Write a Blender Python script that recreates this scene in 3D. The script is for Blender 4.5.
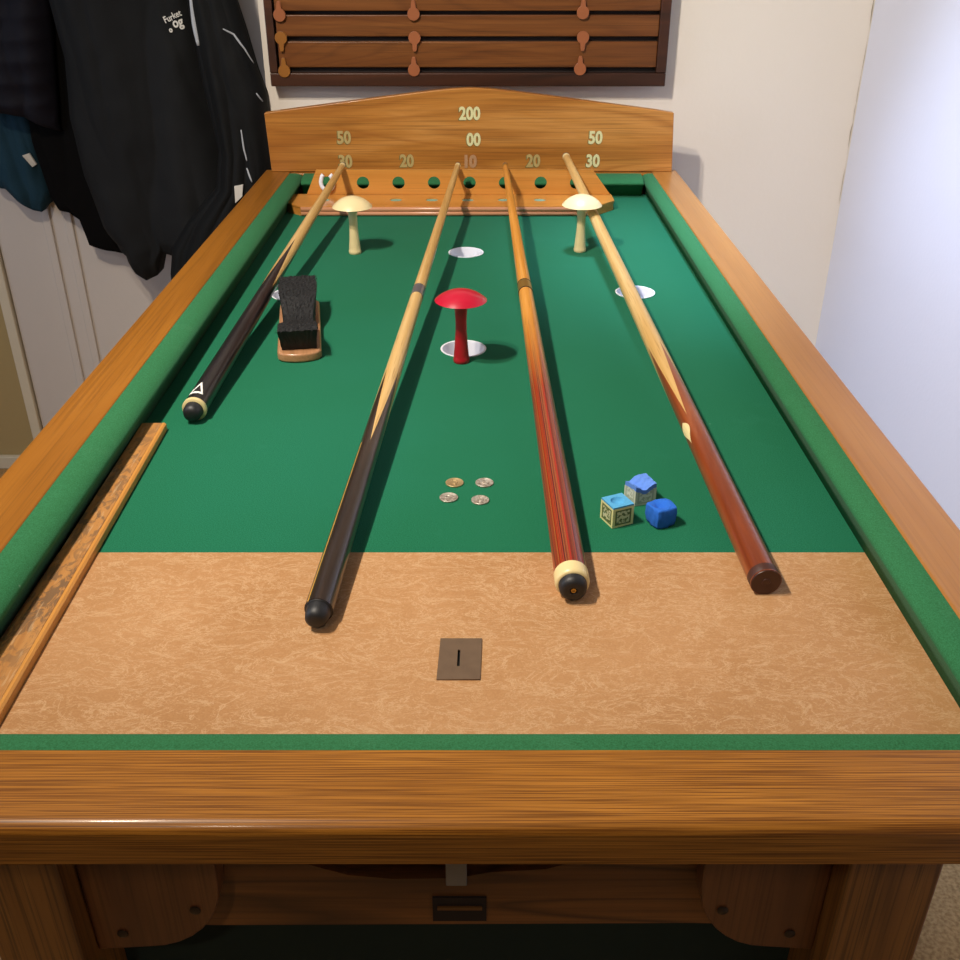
import bpy, bmesh, math, random
from mathutils import Vector, Matrix, noise
random.seed(7)
PI = math.pi
for o in list(bpy.data.objects): bpy.data.objects.remove(o)
S = bpy.context.scene
COL = S.collection

# ------------------------------------------------------------------ camera
cam = bpy.data.objects.new('camera', bpy.data.cameras.new('camera'))
COL.objects.link(cam)
cam.location = (0, 0, 1.345)
cam.rotation_euler = (math.radians(90 - 29.118), 0, 0)
cam.data.lens = 37.5; cam.data.sensor_width = 36; cam.data.clip_start = 0.02
S.camera = cam
# ------------------------------------------------------------------ view, world
S.view_settings.view_transform = 'Standard'
S.view_settings.look = 'None'
S.view_settings.gamma = 1
S.view_settings.exposure = 0.0
S.view_settings.use_curve_mapping = False
W = bpy.data.worlds.new('world'); S.world = W; W.use_nodes = True
W.node_tree.nodes['Background'].inputs[0].default_value = (0.75, 0.86, 1, 1)
W.node_tree.nodes['Background'].inputs[1].default_value = 0.6
# ------------------------------------------------------------------ lights
def spot(name, loc, aim, power, color, angle, blend=.6, radius=.03):
    d = bpy.data.lights.new(name, 'SPOT'); d.energy = power; d.color = color
    d.spot_size = math.radians(angle); d.spot_blend = blend; d.shadow_soft_size = radius
    o = bpy.data.objects.new(name, d); COL.objects.link(o); o.location = loc
    o.rotation_euler = (Vector(aim) - Vector(loc)).to_track_quat('-Z', 'Y').to_euler()
    return o
WARM = (1, .86, .67)
LAMPS = [((-.73, .52, 2.36), (.0, 1.35, .84), 76, WARM, 118),
         ((-.69, .74, 2.36), (.38, 1.68, .65), 98, (1, .93, .84), 88)]
for i, (l, a, p, c, an) in enumerate(LAMPS):
    spot('ceiling_spot_light', l, a, p, c, an, blend=.9)
def area(name, loc, aim, sx, sy, power, color):
    d = bpy.data.lights.new(name, 'AREA'); d.shape = 'RECTANGLE'; d.size = sx; d.size_y = sy
    d.energy = power; d.color = color
    o = bpy.data.objects.new(name, d); COL.objects.link(o); o.location = loc
    o.rotation_euler = (Vector(aim) - Vector(loc)).to_track_quat('-Z', 'Y').to_euler()
area('added_window_fill', (-2.12, .85, 1.35), (1, 1.3, .7), 1.3, 1.2, 12, (.62, .76, 1))  # cool fill through an unseen window, added to tint the right side
spot('added_cool_spot', (.06, 1.72, 2.36), (.84, 1.75, .00), 180, (.62, .75, 1), 46, 1, .12)  # unseen cool spot added to brighten the lower right wall
spot('added_rear_fill', (-.60, -.75, 2.34), (-.3, .2, .3), 24, (1, .86, .70), 120, .8, .05)  # unseen lamp added behind the camera to lift the table's underside

# ------------------------------------------------------------------ helpers
def lin(h):
    h = h.lstrip('#'); r = []
    for i in (0, 2, 4):
        c = int(h[i:i+2], 16) / 255
        r.append(c/12.92 if c <= .04045 else ((c+.055)/1.055)**2.4)
    return (*r, 1)
class N:
    def __init__(s, name):
        s.m = bpy.data.materials.new(name); s.m.use_nodes = True; s.t = s.m.node_tree
        s.b = s.t.nodes['Principled BSDF']; s.tc = None
    def n(s, ty, **k):
        n = s.t.nodes.new(ty)
        for a, v in k.items():
            if a.startswith('i_'):
                key = a[2:]; key = int(key) if key.isdigit() else key.replace('_', ' ')
                n.inputs[key].default_value = v
            else: setattr(n, a, v)
        return n
    def l(s, a, b): s.t.links.new(a, b)
    def coord(s):
        if not s.tc: s.tc = s.n('ShaderNodeTexCoord')
        return s.tc.outputs['Object']
    def noise(s, scale, sc=(1, 1, 1), det=3, rough=.5, dist=0, loc=(0, 0, 0), vec=None):
        mp = s.n('ShaderNodeMapping'); mp.inputs['Scale'].default_value = sc; mp.inputs['Location'].default_value = loc
        s.l(vec or s.coord(), mp.inputs['Vector'])
        n = s.n('ShaderNodeTexNoise'); n.inputs['Scale'].default_value = scale; n.inputs['Detail'].default_value = det
        n.inputs['Roughness'].default_value = rough; n.inputs['Distortion'].default_value = dist
        s.l(mp.outputs[0], n.inputs['Vector']); return n.outputs['Fac']
    def ramp(s, f, stops):
        r = s.n('ShaderNodeValToRGB'); e = r.color_ramp.elements
        while len(e) < len(stops): e.new(.5)
        for i, (p, c) in enumerate(stops):
            e[i].position = p; e[i].color = lin(c) if isinstance(c, str) else ((c, c, c, 1) if isinstance(c, (int, float)) else c)
        s.l(f, r.inputs[0]); return r.outputs[0]
    def mix(s, f, a, b, mode='MIX'):
        m = s.n('ShaderNodeMix', data_type='RGBA', blend_type=mode)
        for sock, v in ((m.inputs[0], f), (m.inputs[6], a), (m.inputs[7], b)):
            if hasattr(v, 'links'): s.l(v, sock)
            elif isinstance(v, str): sock.default_value = lin(v)
            else: sock.default_value = v
        return m.outputs[2]
    def math(s, op, a, b=0, c=None):
        m = s.n('ShaderNodeMath', operation=op)
        for i, v in enumerate((a, b) if c is None else (a, b, c)):
            if hasattr(v, 'links'): s.l(v, m.inputs[i])
            else: m.inputs[i].default_value = v
        return m.outputs[0]
    def bump(s, f, strength=.3, dist=.001):
        b = s.n('ShaderNodeBump'); b.inputs['Strength'].default_value = strength; b.inputs['Distance'].default_value = dist
        s.l(f, b.inputs['Height']); s.l(b.outputs[0], s.b.inputs['Normal'])
    def done(s, col=None, rough=.5, spec=.5, metal=0, sheen=0, coat=0):
        if col is not None:
            if hasattr(col, 'links'): s.l(col, s.b.inputs['Base Color'])
            else: s.b.inputs['Base Color'].default_value = lin(col) if isinstance(col, str) else col
        if hasattr(rough, 'links'): s.l(rough, s.b.inputs['Roughness'])
        else: s.b.inputs['Roughness'].default_value = rough
        s.b.inputs['Specular IOR Level'].default_value = spec; s.b.inputs['Metallic'].default_value = metal
        s.b.inputs['Sheen Weight'].default_value = sheen; s.b.inputs['Coat Weight'].default_value = coat
        s.b.inputs['Coat Roughness'].default_value = .12
        return s.m

def plain(name, c, rough=.5, var=.06, scale=60, **k):
    n = N(name); f = n.noise(scale)
    base = lin(c); a = tuple(min(1, x*(1-var)) for x in base[:3]) + (1,); b = tuple(min(1, x*(1+var)) for x in base[:3]) + (1,)
    return n.done(n.mix(f, a, b), rough, **k)

def wood(name, axis, dark, mid, light, rough=.35, pores='#3a2208', pore=.55, scale=1., coat=.0, warp=0.0, spec=.5, rings=0.0, fine=1, plen=5, pth=(.36, .50), hsc=420):
    """axis 0/1/2: the direction of the grain"""
    n = N(name)
    lo = [16*scale*fine]*3; lo[axis] = 1.1*scale*fine**.5
    hi = [hsc*scale]*3; hi[axis] = plen*scale
    f = n.noise(1, lo, 4, .6, 1.2 + warp)
    c = n.ramp(f, [(.30, dark), (.5, mid), (.72, light)])
    if rings:
        sc = [5*scale]*3; sc[axis] = .55*scale
        big = n.noise(1, sc, 2, .45, .4, (3.1, .7, 1.9))
        w = n.math('FRACT', n.math('MULTIPLY', big, 26))
        line = n.ramp(w, [(0, .0), (.18, 1), (.75, 1), (1, .0)])
        c = n.mix(rings, c, n.mix(line, dark, c))
    p = n.noise(1, hi, 2, .6)
    pc = n.ramp(p, [(pth[0], 1.), (pth[1], 0.)])
    c = n.mix(n.math('MULTIPLY', pc, pore), c, pores)
    n.bump(p, .12, .0006)
    return n.done(c, rough, spec=spec, coat=coat)

def baize(name, c1, c2, c3):
    n = N(name)
    f = n.noise(3.2, det=4); g = n.noise(900, det=2); d = n.noise(9, (1, 1, 1), 5, .7, loc=(4, 2, 0))
    c = n.mix(n.ramp(f, [(.35, 0.), (.65, 1.)]), c1, c2)
    c = n.mix(n.math('MULTIPLY', n.ramp(d, [(.60, 0.), (.80, 1.)]), .35), c, c3)
    c = n.mix(.22, c, n.ramp(g, [(.3, '#083a20'), (.7, '#46a077')]))
    v = n.n('ShaderNodeTexVoronoi'); v.inputs['Scale'].default_value = 14; n.l(n.coord(), v.inputs['Vector'])
    spk = n.ramp(v.outputs['Distance'], [(.0, 1.), (.022, 0.)])
    c = n.mix(n.math('MULTIPLY', spk, .35), c, '#9fc4ae')
    n.bump(g, .25, .0006)
    return n.done(c, .95, spec=.15, sheen=.03)

M = {}
M['oak_x'] = wood('oak_wood_across', 0, '#a06520', '#ab7028', '#b87b30', rough=.34, pore=.85, coat=.16, spec=.3, fine=2.2, plen=9, pth=(.38, .60), hsc=1250, pores='#5e340e')
M['oak_y'] = wood('oak_wood_along', 1, '#82500f', '#915a15', '#9e651d', rough=.42, pore=.25, coat=.1, spec=.4)
M['oak_glare'] = wood('oak_wood_glare', 1, '#976026', '#a36c30', '#ae783a', rough=.36, pore=.12, coat=.25, spec=.5)  # paler copy of the side oak: bright wall's reflection put into the colour
M['oak_z'] = wood('oak_wood_upright', 2, '#6b431a', '#875722', '#99672c', rough=.45, pore=.6)
M['oak_board'] = wood('oak_wood_board', 0, '#9c6024', '#b37632', '#c88c48', rough=.36, pore=.3, rings=.62, coat=.15)
M['panel'] = wood('brown_panel_wood', 0, '#422610', '#77491f', '#8c5a2a', rough=.5, pore=.3, rings=.85)
M['bracket'] = wood('brown_bracket_wood', 2, '#5a3217', '#6d4221', '#7c4e28', rough=.45, pore=.4)
M['rack'] = wood('honey_pine_wood', 0, '#bd7a32', '#c9893e', '#d2974c', rough=.28, pore=.15, coat=.3)
M['rack_lip'] = plain('pinkish_moulding_wood', '#c58a66', .3)
M['baize'] = baize('green_baize', '#0a5e40', '#0e6248', '#2b755e')
M['cushion'] = baize('green_cushion_cloth', '#2a643a', '#2f6a40', '#50835e')
M['felt_dark'] = plain('dark_green_felt', '#0c2016', .95, scale=200)
M['white_cup'] = plain('white_plastic', '#e6e8f2', .4)
M['coin_metal'] = plain('aged_silver', '#c4bdb0', .38, .15, 900, metal=.85)
M['plate'] = plain('aged_bronze_plate', '#6f5a47', .5, .2, 90, metal=.3)
M['brass'] = plain('brass', '#b8934a', .35, metal=.8)
M['steel'] = plain('steel', '#9a9aa4', .3, metal=.8)
M['black'] = plain('black_rubber', '#1c1c1f', .5)
M['recess'] = plain('dark_recess', '#1f1107', .8)
M['dull_screw'] = plain('dull_screw', '#3a2c1e', .5, metal=.3)
M['dull_brass'] = plain('dull_brass', '#6e4a22', .5, metal=.3)
M['void'] = plain('black_slot', '#070605', .9)
M['ivory'] = plain('ivory_ring', '#e0cc95', .35)
M['white_mark'] = plain('white_print', '#e8e6e0', .5)
M['gray_hook'] = plain('grey_metal', '#7d7f82', .35, metal=.6)

def leather():
    n = N('tan_vinyl')
    f = n.noise(7, det=4, rough=.6); g = n.noise(21, (1, 2.0, 1), 7, .70, 1.0, (2, 1, 0)); h = n.noise(700)
    c = n.mix(n.ramp(f, [(.35, 0.), (.65, 1.)]), '#a87a4c', '#b5875a')
    vein = n.ramp(n.math('ABSOLUTE', n.math('SUBTRACT', g, .5)), [(0, 1.), (.020, 0.)])
    c = n.mix(n.math('MULTIPLY', vein, .55), c, '#d6b58e')
    g2 = n.noise(46, (1, 1.8, 1), 5, .70, .8, (5, 3, 0))
    v2 = n.ramp(n.math('ABSOLUTE', n.math('SUBTRACT', g2, .5)), [(0, 1.), (.022, 0.)])
    c = n.mix(n.math('MULTIPLY', v2, .55), c, '#cfab82')
    c = n.mix(.15, c, n.ramp(h, [(.3, '#7c5433'), (.7, '#c8a078')]))
    n.bump(g2, .35, .0012)
    return n.done(c, .5, spec=.35)
M['leather'] = leather()

def wallpaint(name, c, crack=None):
    n = N(name); f = n.noise(2.5, det=4); g = n.noise(120, det=3)
    b = lin(c); a = tuple(x*.96 for x in b[:3]) + (1,)
    col = n.mix(f, a, b)
    v = n.n('ShaderNodeTexVoronoi'); v.inputs['Scale'].default_value = 6; n.l(n.coord(), v.inputs['Vector'])
    col = n.mix(n.math('MULTIPLY', n.ramp(v.outputs['Distance'], [(0, 1.), (.014, 0.)]), .4), col, '#b3a48f')
    n.bump(g, .12, .002)
    return n.done(col, .8, spec=.3)
M['wall'] = wallpaint('cream_wall_paint', '#ece4d9')
M['wall_tan'] = wallpaint('tan_wall_paint', '#b09a6c')
M['door'] = wallpaint('pale_door_paint', '#cfc6bf')
M['frame'] = wallpaint('cream_frame_paint', '#d8cdb6')
def carpet():
    n = N('beige_carpet'); f = n.noise(160, det=3); g = n.noise(45, det=2)
    c = n.mix(n.ramp(f, [(.35, 0.), (.65, 1.)]), '#9b7a52', '#bd9a6c')
    c = n.mix(n.ramp(g, [(.6, 0.), (.75, .5)]), c, '#6e5638')
    n.bump(f, .6, .004); return n.done(c, .95, spec=.1)
M['carpet'] = carpet()

# -- mesh helpers
def mesh_obj(name, me, mat, parent=None, smooth=False):
    o = bpy.data.objects.new(name, me); COL.objects.link(o)
    for m in (mat if isinstance(mat, (list, tuple)) else [mat]):
        me.materials.append(M[m] if isinstance(m, str) else m)
    if smooth:
        for p in me.polygons: p.use_smooth = True
    if parent: o.parent = parent
    return o
def from_bm(name, bm, mat, parent=None, smooth=False, bevel=0, seg=3):
    bmesh.ops.recalc_face_normals(bm, faces=bm.faces)
    me = bpy.data.meshes.new(name); bm.to_mesh(me); bm.free()
    o = mesh_obj(name, me, mat, parent, smooth)
    if bevel:
        b = o.modifiers.new('bevel', 'BEVEL'); b.width = bevel; b.segments = seg; b.limit_method = 'ANGLE'; b.angle_limit = math.radians(35)
        b.harden_normals = False
        for p in me.polygons: p.use_smooth = True
        w = o.modifiers.new('wn', 'WEIGHTED_NORMAL'); w.keep_sharp = False
    return o
def add_box(bm, x0, x1, y0, y1, z0, z1):
    v = [bm.verts.new((x, y, z)) for x in (x0, x1) for y in (y0, y1) for z in (z0, z1)]
    for f in ((0, 1, 3, 2), (4, 6, 7, 5), (0, 4, 5, 1), (2, 3, 7, 6), (0, 2, 6, 4), (1, 5, 7, 3)):
        bm.faces.new([v[i] for i in f])
def box(name, dims, mat, parent=None, bevel=0, seg=3):
    bm = bmesh.new(); add_box(bm, *dims); return from_bm(name, bm, mat, parent, bevel=bevel, seg=seg)
def prism(name, pts, axis, a, b, mat, parent=None, bevel=0, smooth=False):
    """polygon pts in the two other axes, extruded along axis from a to b"""
    bm = bmesh.new()
    def P(p, t):
        c = [0, 0, 0]; o = [i for i in range(3) if i != axis]; c[o[0]] = p[0]; c[o[1]] = p[1]; c[axis] = t; return c
    A = [bm.verts.new(P(p, a)) for p in pts]; B = [bm.verts.new(P(p, b)) for p in pts]
    bm.faces.new(A); bm.faces.new(B[::-1]); k = len(pts)
    for i in range(k): bm.faces.new([A[i], A[(i+1) % k], B[(i+1) % k], B[i]])
    return from_bm(name, bm, mat, parent, bevel=bevel, smooth=smooth)
def lathe_bm(prof, seg=40, bm=None, axis='z', origin=(0, 0, 0)):
    bm = bm or bmesh.new(); rings = []
    for r, h in prof:
        if r < 1e-6:
            rings.append([bm.verts.new(_ax(0, 0, h, axis, origin))])
        else:
            rings.append([bm.verts.new(_ax(r*math.cos(2*PI*i/seg), r*math.sin(2*PI*i/seg), h, axis, origin)) for i in range(seg)])
    for a, b in zip(rings, rings[1:]):
        for i in range(seg):
            j = (i+1) % seg
            if len(a) == 1 and len(b) == 1: continue
            if len(a) == 1: bm.faces.new([a[0], b[i], b[j]])
            elif len(b) == 1: bm.faces.new([a[i], a[j], b[0]])
            else: bm.faces.new([a[i], a[j], b[j], b[i]])
    return bm
def _ax(x, y, h, axis, o):
    if axis == 'z': return (o[0]+x, o[1]+y, o[2]+h)
    return (o[0]+x, o[1]+h, o[2]+y)
def lathe(name, prof, mat, parent=None, seg=40, axis='z', origin=(0, 0, 0), smooth=True, auto=True):
    o = from_bm(name, lathe_bm(prof, seg, None, axis, origin), mat, parent, smooth=smooth)
    if auto:
        e = o.modifiers.new('es', 'EDGE_SPLIT'); e.split_angle = math.radians(50)
    return o
def plate(name, outer, holes, z0, z1, mat, parent=None, xform=None, circ=40):
    """flat plate with round or polygonal holes, filled by a 2D curve"""
    cu = bpy.data.curves.new(name, 'CURVE'); cu.dimensions = '2D'; cu.fill_mode = 'BOTH'
    cu.extrude = (z1 - z0)/2
    def spl(pts):
        s = cu.splines.new('POLY'); s.points.add(len(pts)-1)
        for p, q in zip(s.points, pts): p.co = (q[0], q[1], 0, 1)
        s.use_cyclic_u = True
    spl(outer)
    for h in holes:
        if len(h) == 3 and not isinstance(h[0], tuple):
            spl([(h[0]+h[2]*math.cos(2*PI*i/circ), h[1]+h[2]*math.sin(2*PI*i/circ)) for i in range(circ)])
        else: spl(h)
    tmp = bpy.data.objects.new('tmp', cu); COL.objects.link(tmp)
    dg = bpy.context.evaluated_depsgraph_get(); dg.update()
    me = bpy.data.meshes.new_from_object(tmp.evaluated_get(dg))
    bpy.data.objects.remove(tmp); bpy.data.curves.remove(cu)
    me.transform(Matrix.Translation((0, 0, (z0+z1)/2)))
    if xform: me.transform(xform)
    me.materials.clear(); me.name = name
    return mesh_obj(name, me, mat, parent)
def text(name, s, size, mat, parent, M4, thick=.0004, sx=1., bold=0.0):
    cu = bpy.data.curves.new(name, 'FONT'); cu.body = s; cu.size = size; cu.extrude = thick; cu.align_x = 'CENTER'; cu.align_y = 'CENTER'
    cu.offset = bold; cu.resolution_u = 3
    tmp = bpy.data.objects.new('tmp', cu); COL.objects.link(tmp)
    dg = bpy.context.evaluated_depsgraph_get(); dg.update()
    me = bpy.data.meshes.new_from_object(tmp.evaluated_get(dg))
    bpy.data.objects.remove(tmp); bpy.data.curves.remove(cu)
    me.transform(M4 @ Matrix.Diagonal((sx, 1, 1, 1))); me.materials.clear(); me.name = name
    return mesh_obj(name, me, mat, parent)
def tube_bm(pts, r, bm=None, seg=8, flat=1.0):
    bm = bm or bmesh.new(); pts = [Vector(p) for p in pts]; rings = []
    for i, p in enumerate(pts):
        t = (pts[min(i+1, len(pts)-1)] - pts[max(i-1, 0)]).normalized()
        up = Vector((0, 1, 0)) if abs(t.y) < .9 else Vector((1, 0, 0))
        a = t.cross(up).normalized(); b = a.cross(t).normalized()
        rr = r[i] if isinstance(r, (list, tuple)) else r
        rings.append([bm.verts.new(p + a*rr*math.cos(2*PI*k/seg) + b*rr*flat*math.sin(2*PI*k/seg)) for k in range(seg)])
    for A, B in zip(rings, rings[1:]):
        for k in range(seg): bm.faces.new([A[k], A[(k+1) % seg], B[(k+1) % seg], B[k]])
    bm.faces.new(rings[0]); bm.faces.new(rings[-1][::-1]); return bm
def thing(name, label, cat, loc=(0, 0, 0), rz=0, group=None):
    o = bpy.data.objects.new(name, None); COL.objects.link(o); o.location = loc; o.rotation_euler = (0, 0, rz)
    o.empty_display_size = .05
    return tag(o, label, cat, group)
def tag(o, label, cat, group=None):
    o['label'] = label; o['category'] = cat
    if group: o['group'] = group
    return o
def struct(o): o['kind'] = 'structure'; return o
RX = Matrix.Rotation(PI/2, 4, 'X')     # flat text / plate stood upright, facing -Y

# ------------------------------------------------------------------ the room
ZB = .84
YB = 2.33; XR = .832; XC = -.468; YD = 2.48; HC = 2.4
XL = -2.2; YF = -3.2
struct(box('floor', (XL, XR+.1, YF, 2.62, -.06, 0), 'carpet'))
struct(box('ceiling', (XL-.1, XR+.1, YF-.1, 2.7, HC, HC+.06), 'wall'))
struct(box('wall_back', (XC, XR+.1, YB, 2.62, 0, HC), 'wall'))
M['wall_cool'] = wallpaint('cool_lit_wall_paint', '#dcdff0')  # lavender tint is cool light put into the wall colour
struct(box('wall_right', (XR, XR+.12, YF, YB, 0, HC), 'wall_cool'))
struct(box('wall_front', (XL-.1, XR+.1, YF-.1, YF, 0, HC), 'wall_tan'))
struct(box('wall_back_left', (XL-.1, -1.235, YD+.015, 2.62, 0, HC), 'wall_tan'))
# left wall with an unseen window opening, added for the cool fill
bm = bmesh.new()
wy0, wy1, wz0, wz1 = .15, 1.55, .75, 2.0
add_box(bm, XL-.1, XL, YF, wy0, 0, HC); add_box(bm, XL-.1, XL, wy1, 2.62, 0, HC)
add_box(bm, XL-.1, XL, wy0, wy1, 0, wz0); add_box(bm, XL-.1, XL, wy0, wy1, wz1, HC)
struct(from_bm('wall_left', bm, 'wall_tan'))
bm = bmesh.new()
for y in (wy0+.03, (wy0+wy1)/2, wy1-.03): add_box(bm, XL-.08, XL-.03, y-.025, y+.025, wz0, wz1)
for z in (wz0+.025, wz1-.025): add_box(bm, XL-.08, XL-.03, wy0, wy1, z-.025, z+.025)
struct(from_bm('added_window_1', bm, 'frame'))
# door behind the coats
dr = struct(box('door_1', (-1.205, XC-.005, YD, YD+.04, .01, 2.02), 'door'))
bm = bmesh.new()
for x in (-1.083, -1.03): add_box(bm, x, x+.020, YD-.007, YD, .06, 1.98)
d2 = from_bm('door_moulding', bm, 'door', dr, bevel=.003)
bm = bmesh.new(); add_box(bm, -1.235, -1.209, YD-.012, YD+.05, 0, 2.06); add_box(bm, -1.235, XC, YD-.012, YD+.05, 2.025, 2.07)
struct(from_bm('trim_1', bm, 'frame', bevel=.003))
struct(box('baseboard_left', (XL, -1.236, YD-.002, YD+.015, 0, .038), 'frame', bevel=.003))
# hairline crack down the right corner
bm = bmesh.new(); random.seed(3)
z = 2.2; pts = []
while z > .75:
    pts.append((XR-.0035+random.uniform(-.0012, .0012), YB-.0015, z)); z -= random.uniform(.015, .04)
tube_bm(pts, [random.choice((.0001, .0002, .0004, .0009)) for _ in pts], bm, 5)
struct(from_bm('corner_crack', bm, plain('crack_shadow', '#9c8c74', .9)))

# ------------------------------------------------------------------ billiards table
T = thing('bar_billiards_table', 'oak bar billiards table with green baize bed and tan vinyl front', 'table', (-.02, 1.3, 0))
off = Vector((.02, -1.3, 0))
def tp(o):                             # keep world coordinates of a part built in place
    o.parent = T; o.matrix_parent_inverse = T.matrix_world.inverted() if False else Matrix.Translation(off); return o
HX = [(-.0245, 1.725), (-.0224, 1.2715), (.2425, 1.5085), (-.293, 1.4985)]
bed = plate('bed_cloth', [(-.39, .769), (.355, .769), (.355, 2.16), (-.39, 2.16)], [(x, y, .0305) for x, y in HX], ZB-.012, ZB, 'baize'); tp(bed)
lp = plate('front_panel', [(-.39, .49), (.355, .49), (.355, .769), (-.39, .769)], [[(-.0328+.016-.002, .605), (-.0328+.016+.002, .605), (-.0328+.016+.002, .63), (-.0328+.016-.002, .63)]], ZB-.012, ZB+.0006, 'leather'); tp(lp)
for x, y in HX:
    c = lathe('hole_cup', [(.031, .0012), (.0305, .0016), (.0285, .0012), (.0278, -.004), (.0272, -.045), (.020, -.048), (0, -.048), (0, -.050), (.029, -.05), (.0305, -.012), (.0305, 0), (.031, .0012)], 'white_cup', None, 48, origin=(x, y, ZB)); tp(c)
# coin plate with a slot
cp = plate('coin_plate', [(-.0332, .5916), (.0002, .5916), (.0016, .6416), (-.0318, .6416)], [[(-.0179, .607), (-.0158, .607), (-.0155, .627), (-.0176, .627)]], ZB+.0004, ZB+.0018, 'plate'); tp(cp)
tp(box('coin_slot', (-.019, -.0145, .605, .629, ZB-.02, ZB-.0005), 'void'))
# rails
RT = .88
fr = [(.4775, RT), (.4775, RT-.031), (.4143, RT-.031)] + [(.4143+.008*(1-math.sin(a)), RT-.008+.008*math.cos(a)) for a in [PI/2*(1-i/8) for i in range(9)]]
tp(prism('front_rail', fr, 0, -.4617, .4225, 'oak_x', smooth=True)).modifiers.new('es', 'EDGE_SPLIT').split_angle = math.radians(40)
tp(box('side_rail', (-.4617, -.4058, .4775, 2.212, RT-.045, RT), 'oak_y', bevel=.003))
tp(box('side_rail', (.3672, .4225, .4775, 2.212, RT-.045, RT), 'oak_glare', bevel=.003))
tp(box('back_rail', (-.4055, .3669, 2.178, 2.212, RT-.045, RT-.001), 'oak_x', bevel=.002))
# cushions (profile: d = distance out from the rail, z)
def cprof(w, zt=.8795, zn=.873): return [(0, zt), (w*.45, zt), (w*.8, zt-.003), (w*.96, zn-.001), (w, zn-.0035), (w*.985, zn-.0055), (w*.93, zn-.0085), (w*.85, zn-.0115), (w*.76, zn-.0145), (w*.62, ZB+.0008), (0, ZB+.0008)]
tp(prism('cushion', [(-.4056+d, z) for d, z in cprof(.0305)], 1, .4785, 2.177, 'cushion', smooth=True))
tp(prism('cushion', [(.3670-d, z) for d, z in cprof(.0232)], 1, .4785, 2.177, 'cushion', smooth=True))
tp(prism('cushion', [(2.177-d, z) for d, z in cprof(.055)], 0, -.3735, .3415, 'cushion', smooth=True))
tp(prism('cushion', [(.4777+d, z) for d, z in cprof(.0190, .8795, .8775)], 0, -.3735, .3415, 'cushion', smooth=True))
for o in T.children:
    if o.name.startswith('cushion'):
        e = o.modifiers.new('es', 'EDGE_SPLIT'); e.split_angle = math.radians(85)
# body under the bed
tp(box('side_panel', (-.445, -.42, .66, 2.19, .66, RT-.0455), 'oak_y'))
tp(box('side_panel', (.372, .397, .66, 2.19, .66, RT-.0455), 'oak_y'))
tp(box('end_panel', (-.44, .39, 2.16, 2.185, .66, ZB-.013), 'oak_x'))
tp(box('apron', (-.43, .386, .571, .60, .665, ZB-.014), 'oak_x'))
leg_prof = lambda x0, x1: (x0, x1, .570, .65, 0, .664)
for x0, x1 in ((-.428, -.353), (.3075, .3862)):
    for y0, y1 in ((.570, .655), (2.07, 2.15)):
        tp(box('leg', (x0, x1, y0, y1, 0, .664), 'oak_z', bevel=.003))
# front drawer panel between the legs: notched top, arched bottom
pan = [(-.3525, .664), (-.19, .664), (-.165, .606), (-.12, .588), (-.08, .583), (-.022, .584), (.01, .592), (.06, .596), (.085, .606), (.11, .664), (.307, .664), (.307, .519), (.20, .522), (-.25, .519), (-.3525, .522)]
tp(prism('end_board', pan, 1, .62, .638, 'panel'))
def bracket(x0, x1, out):
    pts = [(x0, .662), (x0, .516)]
    cx = .05
    for i in range(9):
        a = i/8*PI/2
        pts.append((x0 + (x1-x0)*(.40 + .60*math.sin(a)), .516 + .085*(1-math.cos(a)) + .004))
    pts += [(x1, .662)]
    return tp(prism('corner_bracket', pts, 1, .596, .6195, 'bracket', bevel=.002))
for (a, b) in ((-.3525, -.231), (.307, .195)):
    br = bracket(a, b, 1)
    sg = 1 if b > a else -1
    for (u, z) in ((.22, .54), (.80, .572)):
        s = lathe('screw', [(0, 0), (.005, 0), (.005, -.001), (.003, -.002), (0, -.002)], 'dull_screw', None, 16, axis='y', origin=(a+(b-a)*u, .5955, z))
        s.parent = br; s.matrix_parent_inverse = Matrix.Translation(off)
        s.matrix_parent_inverse = Matrix.Identity(4)
tp(box('metal_strap', (-.031, -.0118, .6145, .6192, .580, .664), 'gray_hook', bevel=.001))
tp(box('pull_recess', (-.044, .006, .6175, .6199, .528, .560), 'recess'))
tp(box('pull_bar', (-.0395, .002, .6155, .6174, .5455, .5495), 'dull_brass'))
tp(box('felt_panel', (-.3525, .307, .64, .655, .25, .64), 'felt_dark'))

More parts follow.
